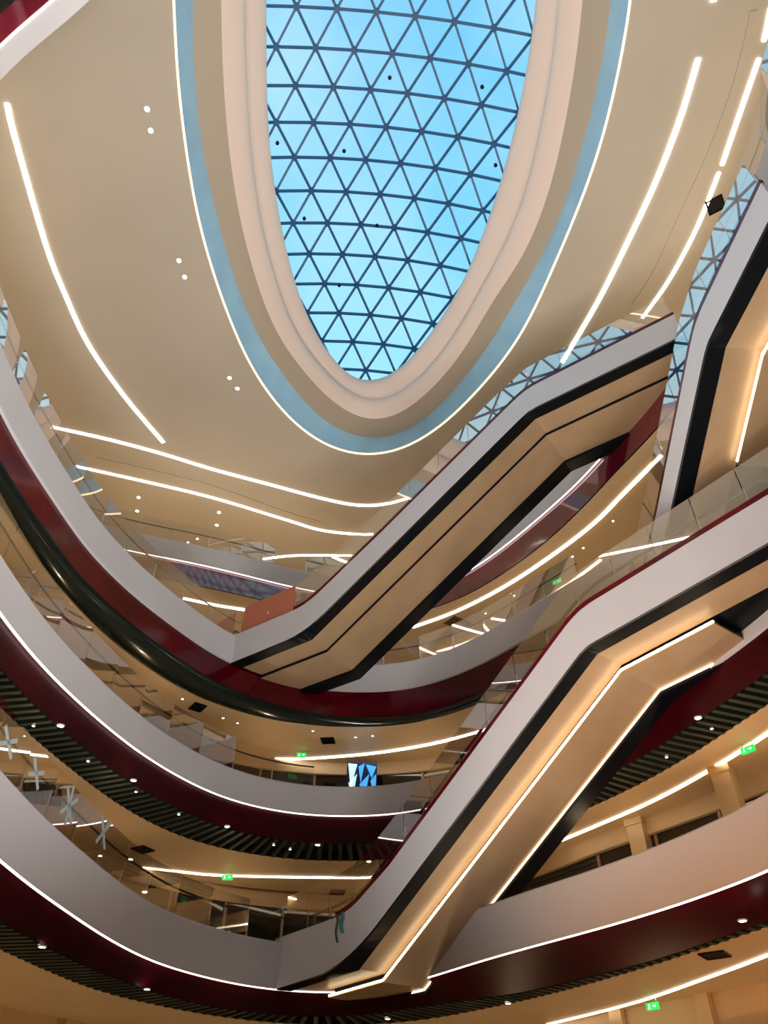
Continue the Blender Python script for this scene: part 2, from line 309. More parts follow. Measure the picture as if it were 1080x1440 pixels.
for L in 'CBAZ':
    D = LEV[L]; cl = L == 'Z'
    E, u = spline(D['E'], .4, cl)
    E = smooth_closed(E) if cl else smooth_open(E)
    N = normals(E, cl); CURVE[L] = (E, N, u)
    zb, zs, h = D['zb'], D['zs'], D['h']
    where = NAMES[L] + ' balcony'
    # white fascia
    trim(rail('fascia', E, N, [(0, zb), (0, zb + h - .04), (.03, zb + h), (.14, zb + h), (.14, zb)], WHITE, closed=cl), 'white curved fascia band of the ' + where)
    full = (E, N, u, cl)
    if cl:                                             # the near end of the top opening is a bridge with its own underside
        i0 = next(i for i in range(len(E)) if E[i][1] > 8.3); i1 = max(i for i in range(len(E)) if E[i][1] > 5.0)
        nidx = np.r_[i1:len(E), 1:i0 + 1]; En, Nb = E[nidx], N[nidx]
        trim(loft('bridge_edge', [lift(En, Nb, -.03, zb - .015), lift(En, Nb, .42, zb - .015)], WHITE, smooth=False), 'white strip under the overhead balcony edge at the top left corner')
        trim(rail('bridge_light', En, Nb, [(.40, zb - .03), (.40, zb), (.45, zb), (.45, zb - .03)], RIMLED), 'thin light line under the overhead balcony at the top left corner')
        trim(loft('bridge_red', [lift(En, Nb, .45, zb), lift(En, Nb, .85, zb - .08)], RED2, smooth=False), 'dark red strip under the overhead balcony at the top left corner')
        trim(loft('bridge_roll', [lift(En, Nb, .85 + .6 * (1 - math.cos(math.pi * k / 6)), zb - .08 - .12 * math.sin(math.pi * k / 6)) for k in range(7)], GREENBLK), 'black green rounded band under the overhead balcony at the top left corner')
        struct(loft('ceiling', [lift(En, Nb, 2.05, zb - .08), lift(En, Nb, 7.6, zb - .08)], SOFFIT, smooth=False), 'tan soffit under the overhead balcony at the top left corner')
        E, N, u = E[i0:i1 + 1], N[i0:i1 + 1], u[i0:i1 + 1]; cl = False
    # led line under its bottom edge
    if D['led']:
        ke = max(i for i in range(len(E)) if E[i][1] > 19.0) if L in 'ZB' else len(E)   # the line stops where the escalators land
        trim(rail('edge_light', E[:ke], N[:ke], [(0, zb - .03), (0, zb), (.04, zb), (.04, zb - .03)], RIMLED), 'thin glowing light line under the ' + where + ' fascia')
    # glossy red lower fascia
    rs = np.clip(np.interp(u, [q[0] for q in D['rs']], [q[1] for q in D['rs']]), .03, 2)
    for _ in range(12): rs[1:-1] = .25 * rs[:-2] + .5 * rs[1:-1] + .25 * rs[2:]
    trim(loft('red_fascia', [lift(E, N, .10, zb), lift(E, N, rs + .06, zs)], {'A': RED3, 'Z': RED2}.get(L, RED)), 'dark red glossy band under the ' + where + ' fascia')
    wall = D['wall']
    if D['st']:
        st = np.interp(u, [q[0] for q in D['st']], [q[1] for q in D['st']])
        for _ in range(12): st[1:-1] = .25 * st[:-2] + .5 * st[1:-1] + .25 * st[2:]
        st = np.maximum(st, rs + .25)
    else: st = rs + .12
    # soffit
    ce = loft('ceiling', [lift(E, N, st, zs), lift(E, N, wall + .6, zs)], SOFFIT, smooth=False)
    struct(ce, 'tan soffit under the ' + where)
    if D['kind'] == 'tube':
        rows = []
        for k in range(9):
            a = math.pi * k / 8
            rows.append(lift(E, N, rs + (st - rs) * (1 - math.cos(a)) / 2, zs - .28 * math.sin(a)))
        trim(loft('dark_roll', rows, GREENBLK), 'black green glossy rounded band below the third balcony')
    else:
        loft('recess', [lift(E, N, rs + .07, zs), lift(E, N, rs + .12, zs + .3), lift(E, N, st, zs + .3), lift(E, N, st, zs)], VOID, ce, smooth=False)
    if D['kind'] == 'slats':
        if slat_me is None:
            slat_me = bpy.data.meshes.new('slat'); slat_me.from_pydata(boxv((0, 0, 0), (.5, 0, 0), (0, .065, 0), (0, 0, .08)), [], BOXF); slat_me.materials.append(SLAT)
        for s_ in np.arange(6.0, u[-1] - 6.0, .30):
            i = np.interp(s_, u, np.arange(len(u))); k = int(i); fr = i - k
            p = E[k] * (1 - fr) + E[min(k + 1, len(E) - 1)] * fr; n = N[k] * (1 - fr) + N[min(k + 1, len(E) - 1)] * fr; n /= np.linalg.norm(n)
            o0 = np.interp(s_, u, rs) + .1; o1 = np.interp(s_, u, st)
            c = p + n * (o0 + o1) / 2
            o = bpy.data.objects.new('slat', slat_me); o.location = (c[0], c[1], zs + .06); o.rotation_euler = (0, 0, math.atan2(n[1], n[0])); o.scale = (o1 - o0, 1, 1)
            link(o, ce)
    # floor slab top and its back edge
    E, N, u, cl = full
    fo = loft('floor', [lift(E, N, .14, zb + .4), lift(E, N, .14, D['fl']), lift(E, N, wall + .6, D['fl'])], FLOORM, smooth=False); struct(fo, 'gallery floor behind the ' + where + ' fascia')

# warm fill spots added out of sight behind the fascias to brighten the soffits
for L, pw in (('C', 95), ('B', 90), ('A', 75), ('Z', 240)):
    E, N, u = CURVE[L]
    for s_ in np.arange(8, u[-1] - 8, 4.0):
        k = int(np.argmin(abs(u - s_))); p = E[k] + N[k] * 2.9
        if p[1] > 5: lamp('SPOT', (p[0], p[1], LEV[L]['fl'] + .3), pw, (1.0, .74, .44), .05, (math.pi, 0, 0), 165)
E, N, u = CURVE['C']
for s_ in np.arange(10, u[-1] - 8, 4.5):               # the same added fill on the ground floor, under the lowest soffit
    k = int(np.argmin(abs(u - s_))); p = E[k] + N[k] * 3.4
    lamp('SPOT', (p[0], p[1], -1.0), 190, (1.0, .70, .38), .05, (math.pi, 0, 0), 150)
# outer walls of the galleries with shopfronts
def shop_wall(L, zb_, zt_, no):
    D = LEV[L]; E, N, u = CURVE[L]
    wl = D['wall'] if L != 'Z' else 6.6
    Wc = E + N * wl
    w = rail('wall_gallery', E, N, [(wl, zb_), (wl, zt_ + .3), (wl + .15, zt_ + .3), (wl + .15, zb_)], HOARD, closed=(L == 'Z')); w.name = 'wall_' + NAMES[L]
    struct(w, 'shopfront wall at the back of the %s gallery' % NAMES[L])
    s = np.r_[0, np.cumsum(np.linalg.norm(np.diff(Wc, axis=0), axis=1))]
    if L == 'Z': return
    win = empty('window_%d' % no, (0, 0, zb_)); struct(win, 'row of dark shop windows along the %s gallery' % NAMES[L])
    f = .5
    hd = rail('header', E, N, [(wl - .02, zt_ - f), (wl - .02, zt_ + .02), (wl - .3, zt_ + .02), (wl - .3, zt_ - f)], SOFFIT, win)
    st_ = 2.3
    pos = np.arange(3, s[-1] - 3, st_)
    for s_ in pos:
        def P(q): return np.array([np.interp(q, s, Wc[:, 0]), np.interp(q, s, Wc[:, 1])])
        p, q = P(s_), P(s_ + st_)
        t = (q - p); ln = np.linalg.norm(t); t /= ln; n = np.array([-t[1], t[0]])
        c = (p + q) / 2 - n * .1
        z0, z1 = zb_ + .02, zt_ - f
        if c[1] < 4: continue
        hoard = L == 'C' and 1.5 < c[0] < 9.5 and c[1] > 25.5
        if hoard:
            zm = zb_ + 1.9
            box('hoarding_panel', (*c, (z0 + zm) / 2), (*(t * (ln / 2 - .015)), 0), (*(n * .06), 0), (0, 0, (zm - z0) / 2), HOARD, win)
            hz = (z1 - zm) / 7
            for k in range(7):
                box('shutter_slat', (*c, zm + hz * (k + .5)), (*(t * ln / 2), 0), (*(n * (.05 + .02 * (k % 2))), 0), (0, 0, hz * .43), SHUTTER, win)
        else:
            box('pane', (*c, (z0 + z1) / 2), (*(t * (ln / 2 - .03)), 0), (*(n * .03), 0), (0, 0, (z1 - z0) / 2), DARKGLASS, win)
            c2 = p - n * .14
            box('mullion', (*c2, (z0 + z1) / 2), (*(t * .05), 0), (*(n * .06), 0), (0, 0, (z1 - z0) / 2), BRONZE, win)
shop_wall('C', 5.85, 9.0, 1); shop_wall('B', 10.8, 13.85, 2); shop_wall('A', 15.75, 19.35, 3); shop_wall('Z', 21.25, 26.0, 4)
# ground floor, its wall under the lowest balcony, and the hall's outer shell behind the camera
E, N, u = CURVE['C']
gw = rail('wall_ground', E, N, [(5.6, -1.6), (5.6, 4.6), (5.75, 4.6), (5.75, -1.6)], HOARD); struct(gw, 'ground floor shop wall under the lowest balcony')
s = np.r_[0, np.cumsum(np.linalg.norm(np.diff(E + N * 5.6, axis=0), axis=1))]
win = empty('window_4', (0, 0, -1.6)); struct(win, 'row of dark shop windows on the ground floor')
for s_ in np.arange(4, s[-1] - 4, 3.0):
    P = lambda q: np.array([np.interp(q, s, (E + N * 5.6)[:, 0]), np.interp(q, s, (E + N * 5.6)[:, 1])])
    p, q = P(s_), P(s_ + 2.4); t = q - p; ln = np.linalg.norm(t); t /= ln; n = np.array([-t[1], t[0]]); c = (p + q) / 2 - n * .1
    box('pane', (*c, .9), (*(t * ln / 2), 0), (*(n * .03), 0), (0, 0, 2.5), DARKGLASS, win)
    c = p - n * .14 - t * .3
    box('post', (*c, 1.4), (*(t * .22), 0), (*(n * .1), 0), (0, 0, 2.95), HOARD, win)
struct(box('floor', (0, 14, -1.7), (26, 0, 0), (0, 30, 0), (0, 0, .1), FLOORM), 'ground floor of the hall')
struct(box('wall_rear', (0, -16, 12.5), (26, 0, 0), (0, .15, 0), (0, 0, 14.5), CEIL), 'plain wall behind the viewer')
for nm, x in (('wall_left', -26), ('wall_right', 26)):
    struct(box(nm, (x, 13, 12.5), (.15, 0, 0), (0, 29, 0), (0, 0, 14.5), CEIL), 'plain outer side wall of the hall')
struct(box('wall_far', (0, 42, 12.5), (26, 0, 0), (0, .15, 0), (0, 0, 14.5), CEIL), 'plain outer end wall of the hall')

# ------------------------------------------------------------------ main ceiling with the oval opening
RN = 180
def ring(P, z):
    E, u = spline(P, .25, True); E = smooth_closed(E, 45)
    s = np.r_[0, np.cumsum(np.linalg.norm(np.diff(E, axis=0), axis=1))]
    # resample by angle about the oval's axis so that rings match
    ctr = np.array([.4, 13.0])
    a = np.unwrap(np.arctan2(E[:, 1] - ctr[1], E[:, 0] - ctr[0])); a = -a
    tt = np.linspace(0, 2 * math.pi, RN + 1)
    a0 = a - a[0]; base = a[0]
    tgt = tt + math.pi * 0
    # angle list covering one turn starting at angle pi (left side), clockwise
    off = (math.pi - (-base)) 
    ang = (-base - math.pi) % (2 * math.pi)
    q = (tt + ang) % (2 * math.pi)
    x = np.interp(q, a0, E[:, 0]); y = np.interp(q, a0, E[:, 1])
    r = np.c_[x, y]; r[-1] = r[0]
    return r
R0, R1, R2, R3, R4 = [ring(p, 0) for p in (RING_c0, RING_c1, RING_c2, RING_c3, RING_c4)]
def z3(R, z): return np.c_[R, np.full(len(R), z)]
ctr = np.array([.4, 13.0])
out = []
for p in R0:
    d = p - ctr; k = min(25.85 / abs(d[0]) if abs(d[0]) > 1e-6 else 1e9, (28.85 if d[1] > 0 else 28.85) / abs(d[1]) if abs(d[1]) > 1e-6 else 1e9); out.append(ctr + d * k)
out = np.array(out)
mid = R0 + (out - R0) * .35
struct(loft('ceiling', [z3(R0, 26.0), z3(mid, 26.0), z3(out, 26.0)], CEIL, smooth=False), 'wide beige ceiling round the oval skylight')
def bulge(Ra, za, Rb, zb_, amt, k=8):
    n = normals(Ra, True); rows = []
    for i in range(k + 1):
        t = i / k; rows.append(np.c_[Ra + (Rb - Ra) * t - n * (amt * math.sin(math.pi * t))[..., None] if False else Ra + (Rb - Ra) * t - n * amt * math.sin(math.pi * t), np.full(len(Ra), za + (zb_ - za) * t)])
    return rows
trim(loft('cove_face', [z3(R0, 26.0), z3(R0, 26.06), z3(R1, 27.0)], COVEBLUE), 'upright band round the oval opening, tinted blue as by sky light')
n0 = normals(R0, True)
trim(loft('cove_light', [np.c_[R0 + n0 * .03, np.full(len(R0), 25.985)], np.c_[R0 - n0 * .03, np.full(len(R0), 25.985)], np.c_[R0 - n0 * .03, np.full(len(R0), 26.05)], np.c_[R0 + n0 * .03, np.full(len(R0), 26.05)]], RIMWARM, closed_section=True), 'warm light line round the oval opening')
trim(loft('ring_soffit', [z3(R1, 27.0), z3(R2, 27.0)], RINGP, smooth=False), 'flat beige ring between blue band and rose rings')
trim(loft('rose_ring', bulge(R2, 27.0, R3, 27.9, .26), PINK), 'outer rounded rose ring under the skylight')
trim(loft('rose_ring', [z3(R3, 27.86)] + bulge(R3 - normals(R3, True) * .0, 27.9, R4, 28.9, .26), PINK), 'inner rounded rose ring under the skylight')
trim(loft('ring_top', [z3(R4, 28.9), z3(R4 + normals(R4, True) * 2.6, 29.0)], PINK, smooth=False), 'top edge of the inner rose ring')
# shadow joints and small steps in the ceiling
for k, g in enumerate(GROOVES):
    E, u = spline(g, .6); N = normals(E)
    trim(rail('ceiling_joint', E, N, [(-.10, 25.97), (-.10, 26.0), (.10, 26.0), (.10, 25.97)], CEIL), ('shallow joint in the ceiling beside the right light strips', 'shallow joint in the ceiling between the far light strips', 'shallow step in the ceiling before the far fascia')[k])

# ------------------------------------------------------------------ skylight gridshell
dome = empty('window_5', (.6, 13.5, 28.9)); struct(dome, 'domed oval skylight of triangular panes on blue steel')
def node(i, j):
    x = .6767 + (i - 3.5) * 1.429 - (j - 4) * .1179; y = 13.8665 + (i - 3.5) * .1313 + (j - 4) * 1.2717
    return Vector((x, y, 32.0 + .0086 * x - .1305 * (y - 12) - .0314 * x * x - .0095 * (y - 12) ** 2 - .0041 * x * (y - 12)))
a4 = np.unwrap(np.arctan2(R4[:, 1] - 13, R4[:, 0] - .4))
def margin(p):                       # signed distance outside the oval opening (negative = inside)
    d = np.hypot(R4[:, 0] - p.x, R4[:, 1] - p.y).min()
    c = np.array([p.x - .4, p.y - 13]); k = int(np.argmax(((R4 - ctr) / np.linalg.norm(R4 - ctr, axis=1)[:, None]) @ (c / (np.linalg.norm(c) + 1e-9))))
    return d if np.linalg.norm(c) > np.linalg.norm(R4[k] - ctr) else -d
nodes = {}
for j in range(-9, 16):
    for i2 in range(-16, 30):
        if (i2 - (1 if j % 2 == 0 else 0)) % 2: continue
        p = node(i2 / 2, j)
        if margin(p) < 2.1 and p.y < 25.2: nodes[(i2, j)] = p
beam_me = bpy.data.meshes.new('beam'); beam_me.from_pydata(boxv((.5, 0, .0), (.5, 0, 0), (0, .042, 0), (0, 0, .06)), [], BOXF); beam_me.materials.append(FRAME)
hub_v = []; K = 8
for z in (-.09, .08):
    for x, y in circ(.125, K): hub_v.append((x, y, z))
hub_f = [tuple(range(K - 1, -1, -1)), tuple(range(K, 2 * K))] + [(k, (k + 1) % K, K + (k + 1) % K, K + k) for k in range(K)]
hub_me = bpy.data.meshes.new('hub'); hub_me.from_pydata(hub_v, [], hub_f); hub_me.materials.append(FRAME)
base = dome.location
beams = []; panes = []
for (i, j), p in nodes.items():
    for dq in ((2, 0), (1, 1), (-1, 1)):
        q = nodes.get((i + dq[0], j + dq[1]))
        if q is not None: beams.append((p, q))
    a, b, c = nodes.get((i + 2, j)), nodes.get((i + 1, j + 1)), nodes.get((i + 1, j - 1))
    if a and b: panes.append((p, a, b))
    if a and c: panes.append((p, c, a))
def vis(pt): return pt.length + (40 if pt.y < 3.5 else 0) + max(0, margin(pt)) * 8
def beam_rows(p, q):
    x = (q - p); ln = x.length; x.normalize(); z = Vector((0, 0, 1)); y = z.cross(x).normalized(); z = x.cross(y)
    return x, y, z, ln
beams.sort(key=lambda b: vis((b[0] + b[1]) / 2)); panes.sort(key=lambda b: vis((b[0] + b[1] + b[2]) / 3))
for p, q in beams[:300]:
    x, y, z, ln = beam_rows(p, q)
    o = bpy.data.objects.new('beam', beam_me); M = Matrix((x * ln, y, z)).transposed().to_4x4(); M.translation = p - base
    o.matrix_local = M; link(o, dome); o.matrix_local = M
v = []; f = []
for p, q in beams[300:]:
    x, y, z, ln = beam_rows(p, q); k = len(v)
    v += boxv((p + q) / 2, x * ln / 2, y * .042, z * .06); f += [tuple(k + t for t in ff) for ff in BOXF]
if v: mesh('outer_beams', v, f, FRAME, dome)['kind'] = 'stuff'
up = Vector((0, 0, .065)); up2 = Vector((0, 0, .085))
def pane_v(t):
    g = (t[0] + t[1] + t[2]) / 3
    return [p + (g - p) * .02 + up for p in t] + [p + (g - p) * .02 + up2 for p in t]
PF = [(2, 1, 0), (3, 4, 5), (0, 1, 4, 3), (1, 2, 5, 4), (2, 0, 3, 5)]
for t in panes[:300]: mesh('pane', pane_v(t), PF, ROOFGLASS, dome)
v = []; f = []
for t in panes[300:]:
    k = len(v); v += pane_v(t); f += [tuple(k + q for q in ff) for ff in PF]
if v: mesh('outer_panes', v, f, ROOFGLASS, dome)['kind'] = 'stuff'
for p in sorted(nodes.values(), key=vis)[:200]:
    o = bpy.data.objects.new('hub', hub_me); o.location = p - base; link(o, dome)

# ------------------------------------------------------------------ escalators
def build_esc(key, label, r0, heights, coves, panel_end, w_lip=.15):
    X = ESC[key]; us = X.us(0, X.U, .3)
    root = empty('escalator', X.at(X.U / 2, 1.7, 0)); thing(root, label, 'escalator', 'escalators crossing the atrium')
    def sweep(name, w0, w1, v0, v1, m, u0=0, u1=None, ra=0, rb=0):
        q = X.us(u0, u1, .3)
        return loft(name, [[X.at(t, w, v, ra, rb) for t in q] for w, v in ((w0, v0), (w0, v1), (w1, v1), (w1, v0))], m, root, False, True, True)
    H = lambda t: float(np.interp(t, [q[0] for q in heights], [q[1] for q in heights]))
    # white cladding of both sides: rounded bottom edge, rounded top edge
    for w, wi in ((0, .08), (3.40, 3.32)):
        rows = [[X.at(t, w, 0, r0, .25) for t in us], [X.at(t, w, H(t), .6, .5) for t in us], [X.at(t, wi, H(t), .6, .5) for t in us], [X.at(t, wi, 0, r0, .25) for t in us]]
        loft('side_panel', rows, WHITE, root, False, True, True)
    # black lower trim on both sides
    loft('black_trim', [[X.at(t, 0, 0, r0, .25) for t in us], [X.at(t, .04, -.03, r0, .25) for t in us], [X.at(t, .47, -.03) for t in us], [X.at(t, .47, .1) for t in us]], BLACK, root, False)
    loft('black_trim', [[X.at(t, 2.84, .1) for t in us], [X.at(t, 2.84, -w_lip - .14) for t in us], [X.at(t, 3.36, -w_lip - .14) for t in us], [X.at(t, 3.40, 0) for t in us]], BLACK, root, False)
    # stepped tan underside
    uA, uB, uC = panel_end
    sweep('underside_panel', .46, 1.40, .0, .05, UNDER, uA, None)
    sweep('panel_backing', 1.40, 2.9, .0, .05, BLACK, 0, None)
    sweep('underside_panel', 1.33, 2.84, -w_lip, -w_lip + .05, UNDER, uB, uC)
    sweep('underside_panel', 1.50, 2.5, -w_lip + .05, 0, BLACK, uB + .1, uC).name = 'panel_hanger'
    # end cap
    mesh('end_cap', [X.at(0, .05, 0), X.at(0, 3.35, 0), X.at(0, 3.35, 1.0), X.at(0, .05, 1.0), X.at(uA, .46, 0), X.at(uA, 3.35, 0)], [(0, 1, 2, 3), (0, 4, 5, 1)], BLACK, root)
    if not coves[0]: sweep('gap_shade_strip', 1.295, 1.33, -w_lip - .01, .0, BLACK, uB, uC)  # black strip paints the gap's shade over the lip face
    if coves[0]: sweep('light_strip', 1.295, 1.33, -w_lip + .035, -w_lip + .07, coves[0], uB + .05, uC)
    if coves[1]: sweep('light_strip', 2.80, 2.835, -w_lip - .045, -w_lip - .01, coves[1], uB + 1.1, uC - .1)
    # stair deck
    sweep('step_band', .3, 3.1, .55, .8, RUBBER, 0, None, .8, .8)
    # red deck edge behind the cladding
    sweep_us = X.us(X.a - .6, X.U, .3)
    loft('deck_edge', [[X.at(t, w, H(t) + v, .6, .5) for t in sweep_us] for w, v in ((.0, 0), (.0, .15), (.08, .15), (.08, 0))], RED3, root, False, True, True)
    # outer safety glass with clamp posts
    joints = np.linspace(.5, X.U - .1, int(round((X.U - .6) / 1.25)) + 1)
    for a, b in zip(joints[:-1], joints[1:]):
        vv = []
        for w in (.045, .065):
            for t, k in ((a + .012, 0), (b - .012, 0), (b - .012, 1.15), (a + .012, 1.15)):
                vv.append(X.at(t, w, H(t) + .02 + k, .6, .5))
        mid_board = key == 'mid' and b < 3.6
        mesh('safety_board' if mid_board else 'glass_panel', vv, BOXF, SALMON if mid_board else GLASS, root)
        c = X.at(b, .10, H(b) + .28, .6, .5)
        box('clamp_post', c, X.d * .018, X.e * .018, (0, 0, .30), STEEL, root)
    # handrails on their glass balustrades
    for w in (.42, 1.58, 1.82, 2.98):
        pts = []
        a, b = 1.0, X.U - 1.2
        for k in range(7): an = math.pi * (1 - k / 6); pts.append(X.at(a, w, 1.45) + Vector((0, 0, 0)) + X.d * (-.42 * math.sin(an)) + Vector((0, 0, -.42 * math.cos(math.pi - an) * 1)))
        pts = [X.at(a, w, 1.45) + X.d * (-.42 * math.sin(math.pi * k / 6)) + Vector((0, 0, -.42 * math.cos(math.pi * k / 6))) for k in range(7)]
        pts += [X.at(t, w, 1.87, .8, .8) for t in X.us(a + .2, b - .2, .4)]
        pts += [X.at(b, w, 1.45) + X.d * (.42 * math.sin(math.pi * k / 6)) + Vector((0, 0, .42 * math.cos(math.pi * k / 6))) for k in range(7)]
        tube('handrail', pts, .045, RUBBER, root, 6)
        q = X.us(a, b, .5)
        loft('balustrade_glass', [[X.at(t, w, .8, .8, .8) for t in q], [X.at(t, w, 1.84, .8, .8) for t in q]], GLASS, root, False)
    return root
LOW = build_esc('low', 'long escalator with lit tan underside rising from the lowest balcony at bottom centre', 1.6, [(0, 1.42), (4, 1.35), (6, 1.1), (30, 1.05)], (COVE, COVE2), (.75, 1.2, 16.7), .22)
MID = build_esc('mid', 'escalator with unlit tan underside in the middle, rising below the skylight to the top balcony', .9, [(0, 1.22), (4, 1.2), (7, 1.12), (30, 1.15)], (None, None), (.35, .5, 17.9), .085)
NEAR = build_esc('near', 'steep looking escalator cut by the right frame edge with one glowing underside line', .5, [(0, .9), (6, .85), (10, .95), (30, .9)], (COVE, None), (.6, 7.8, 14.5), .22)

# ------------------------------------------------------------------ balustrades
def balustrade(L, label, skip):
    E, N, u = CURVE[L]; D = LEV[L]; z0 = D['zb'] + D['h']
    k0 = len(E) // 2
    root = empty('glass_balustrade', (E[k0][0], E[k0][1], z0)); thing(root, label, 'balustrade', 'glass balustrades on the balconies')
    st = 1.5; pos = np.arange(2.0, u[-1] - 2.0, st)
    P = lambda q: Vector((np.interp(q, u, E[:, 0]), np.interp(q, u, E[:, 1]), 0))
    Nn = lambda q: Vector((np.interp(q, u, N[:, 0]), np.interp(q, u, N[:, 1]), 0)).normalized()
    ok = []
    for s_ in pos:
        c = P(s_ + st / 2)
        if any(ESC[k].inside(c.x, c.y) for k in skip): ok.append(False); continue
        ok.append(True)
        vv = []
        for o in (.06, .08):
            for q, dz in ((s_ + .012, -.05), (s_ + st - .012, -.05), (s_ + st - .012, 1.08), (s_ + .012, 1.08)):
                p = P(q) + Nn(q) * o; vv.append((p.x, p.y, z0 + dz))
        mesh('glass_panel', vv, BOXF, GLASS, root)
        p = P(s_) + Nn(s_) * .11
        box('post', (p.x, p.y, z0 + .3), Nn(s_) * .015, Nn(s_).cross(Vector((0, 0, 1))) * .02, (0, 0, .32), STEEL, root)
    # handrail in unbroken runs
    run = []
    for s_, k in list(zip(pos, ok)) + [(None, False)]:
        if k: run.append(s_)
        elif run:
            q = np.arange(run[0], run[-1] + st + .01, .5)
            pts = [tuple(P(t) + Nn(t) * .17 + Vector((0, 0, z0 + .72))) for t in q]
            if len(pts) > 1: tube('handrail', pts, .028, RAILM, root, 6)
            run = []
    return root
BAL = {}
BAL['C'] = balustrade('C', 'glass balustrade with pale tape crosses on the lowest balcony at lower left', ['low'])
BAL['B'] = balustrade('B', 'glass balustrade on the second lowest balcony at middle left', ['low', 'near'])
BAL['A'] = balustrade('A', 'glass balustrade on the third balcony, ending at the middle escalator foot', ['mid', 'near'])
BAL['Z'] = balustrade('Z', 'far glass balustrade on the top balcony under the ceiling', ['mid'])
# pale tape crosses stuck on the panes
def cross(L, s_, z, r, arms):
    E, N, u = CURVE[L]
    p = Vector((np.interp(s_, u, E[:, 0]), np.interp(s_, u, E[:, 1]), z)); n = Vector((np.interp(s_, u, N[:, 0]), np.interp(s_, u, N[:, 1]), 0)).normalized()
    t = n.cross(Vector((0, 0, 1))); v = []; f = []
    for a in arms:
        a = math.radians(a); d = t * math.cos(a) + Vector((0, 0, math.sin(a))); w = d.cross(n)
        k = len(v); v += boxv(p + n * .050, d * r, w * .045, n * .004); f += [tuple(k + q for q in ff) for ff in BOXF]
    mesh('tape_cross', v, f, TAPE, BAL[L])
cross('C', 14.45, 6.75, .38, (30, 150)); cross('C', 16.0, 6.78, .36, (25, 140)); cross('C', 17.9, 6.84, .44, (40, 135, 95)); cross('C', 19.95, 6.95, .42, (50, 130))

# ------------------------------------------------------------------ light strips
def strip(key, label, w=.075, m=LED):
    w *= .78
    z, P = STRIPS[key]
    if key in ('B_led_r', 'C_led_r'):                   # these run on along the gallery past the frame edge
        P = P + [(P[-1][0] + .75, P[-1][1] - 3), (P[-1][0] + 1.0, P[-1][1] - 6.5)]
    E, u = spline(P, .5); N = normals(E)
    o = rail('light_strip', E, N, [(-w, z - .035), (-w, z), (w, z), (w, z - .035)], m)
    thing(o, label, 'light', 'linear lights in ceilings'); return o
strip('L1', 'long curved ceiling light strip at upper left beside the oval skylight', .10)
strip('L2', 'far ceiling light strip, nearer of two crossing the lower ceiling', .085)
strip('L3', 'far ceiling light strip, second one beyond, above the far fascia', .075)
strip('R1', 'long ceiling light strip right of the skylight, running to the middle escalator', .10)
strip('R2a', 'upper of two broken light strips near the right frame edge', .085)
strip('R2b', 'lower of two broken light strips near the right, beside a black vent', .075)
strip('R1u', 'tiny end of a light strip at the top right frame edge', .10)
strip('R2u', 'short piece of light strip at the right frame edge near the top corner', .085)
strip('Cs', 'short far ceiling light strip just above the far fascia', .07)
strip('Z_led1', 'upper of two light strips in the soffit right of the middle escalator', .085, LED)
strip('Z_led2', 'lower of two light strips in the soffit right of the middle escalator', .07, LEDW)
strip('ZL', 'short light strip under the far purple band left of the middle escalator', .085)
strip('A_led', 'light strip in the soffit below the rounded dark band at centre', .085)
strip('B_led', 'light strip in the lower left soffit above dark shop windows', .075, LEDW)
strip('B_led_r', 'light strip in the right soffit below the black slats', .075, LEDW)
strip('C_led_r', 'light strip in the lowest soffit at the bottom right corner', .06, LEDW)

# ------------------------------------------------------------------ small fittings
def disc(n, r, z, c): return [(c[0] + x, c[1] + y, c[2] + z) for x, y in circ(r, n)]
def downlight(p, label, group, r=.085):
    n = 10; v = disc(n, r * 1.35, 0, p) + disc(n, r * 1.35, -.02, p) + disc(n, r, -.03, p)
    f = [(k, (k + 1) % n, n + (k + 1) % n, n + k) for k in range(n)] + [(n + k, n + (k + 1) % n, 2 * n + (k + 1) % n, 2 * n + k) for k in range(n)] + [tuple(2 * n + k for k in range(n))]
    o = mesh('downlight', v, f, [WHITE, LENS], at=p); o.data.polygons[-1].material_index = 1
    thing(o, label, 'downlight', group)
    return o
pl = ['upper downlight of the top pair left of the skylight', 'lower downlight of the top pair left of the skylight', 'upper downlight of the second pair left of the skylight', 'lower downlight of the second pair left of the skylight',
      'upper downlight of the third pair by the skylight tip', 'lower downlight of the third pair by the skylight tip', 'upper downlight of the far left pair past the light strips', 'lower downlight of the far left pair past the light strips',
      'upper downlight of the far right pair past the light strips', 'lower downlight of the far right pair past the light strips']
for p, l in zip(CEIL_LIGHTS, pl): downlight(p, l, 'downlights in the main ceiling', .08)
ORD = ['first', 'second', 'third', 'fourth', 'fifth', 'sixth', 'seventh', 'eighth']
for k, p in enumerate(sorted(Z_LIGHTS)): downlight(p, ORD[k] + ' tiny downlight from the left between the two soffit strips right of the middle escalator', 'downlights in the top soffit', .04)
for k, p in enumerate(sorted(A_LIGHTS)): downlight(p, ORD[k] + ' tiny downlight from the left in the tan soffit below the rounded dark band', 'downlights in the third soffit', .04)
bl = ['spotlight among the slats nearest the left frame edge', 'second spotlight from the left among the upper slats', 'third spotlight from the left among the upper slats', 'fourth spotlight among the upper slats, beside the long escalator', 'spotlight among the slats right of the long escalator, lower one', 'spotlight among the slats right of the long escalator, upper one']
for p, l in zip(B_LIGHTS, bl): downlight((p[0], p[1], 8.97), l, 'spotlights among the slats', .075)
for k, p in enumerate(sorted(B_SMALL)): downlight((p[0], p[1], 8.97), ORD[k] + ' tiny lamp from the left between the slats of the second balcony', 'tiny lamps among the slats', .035)
cl_ = ['spotlight at lower left among the lowest slats', 'second spotlight from the left among the lowest slats', 'spotlight under the foot of the long escalator', 'spotlight among the lowest slats right of the long escalator foot', 'spotlight among the lowest slats near the right frame edge']
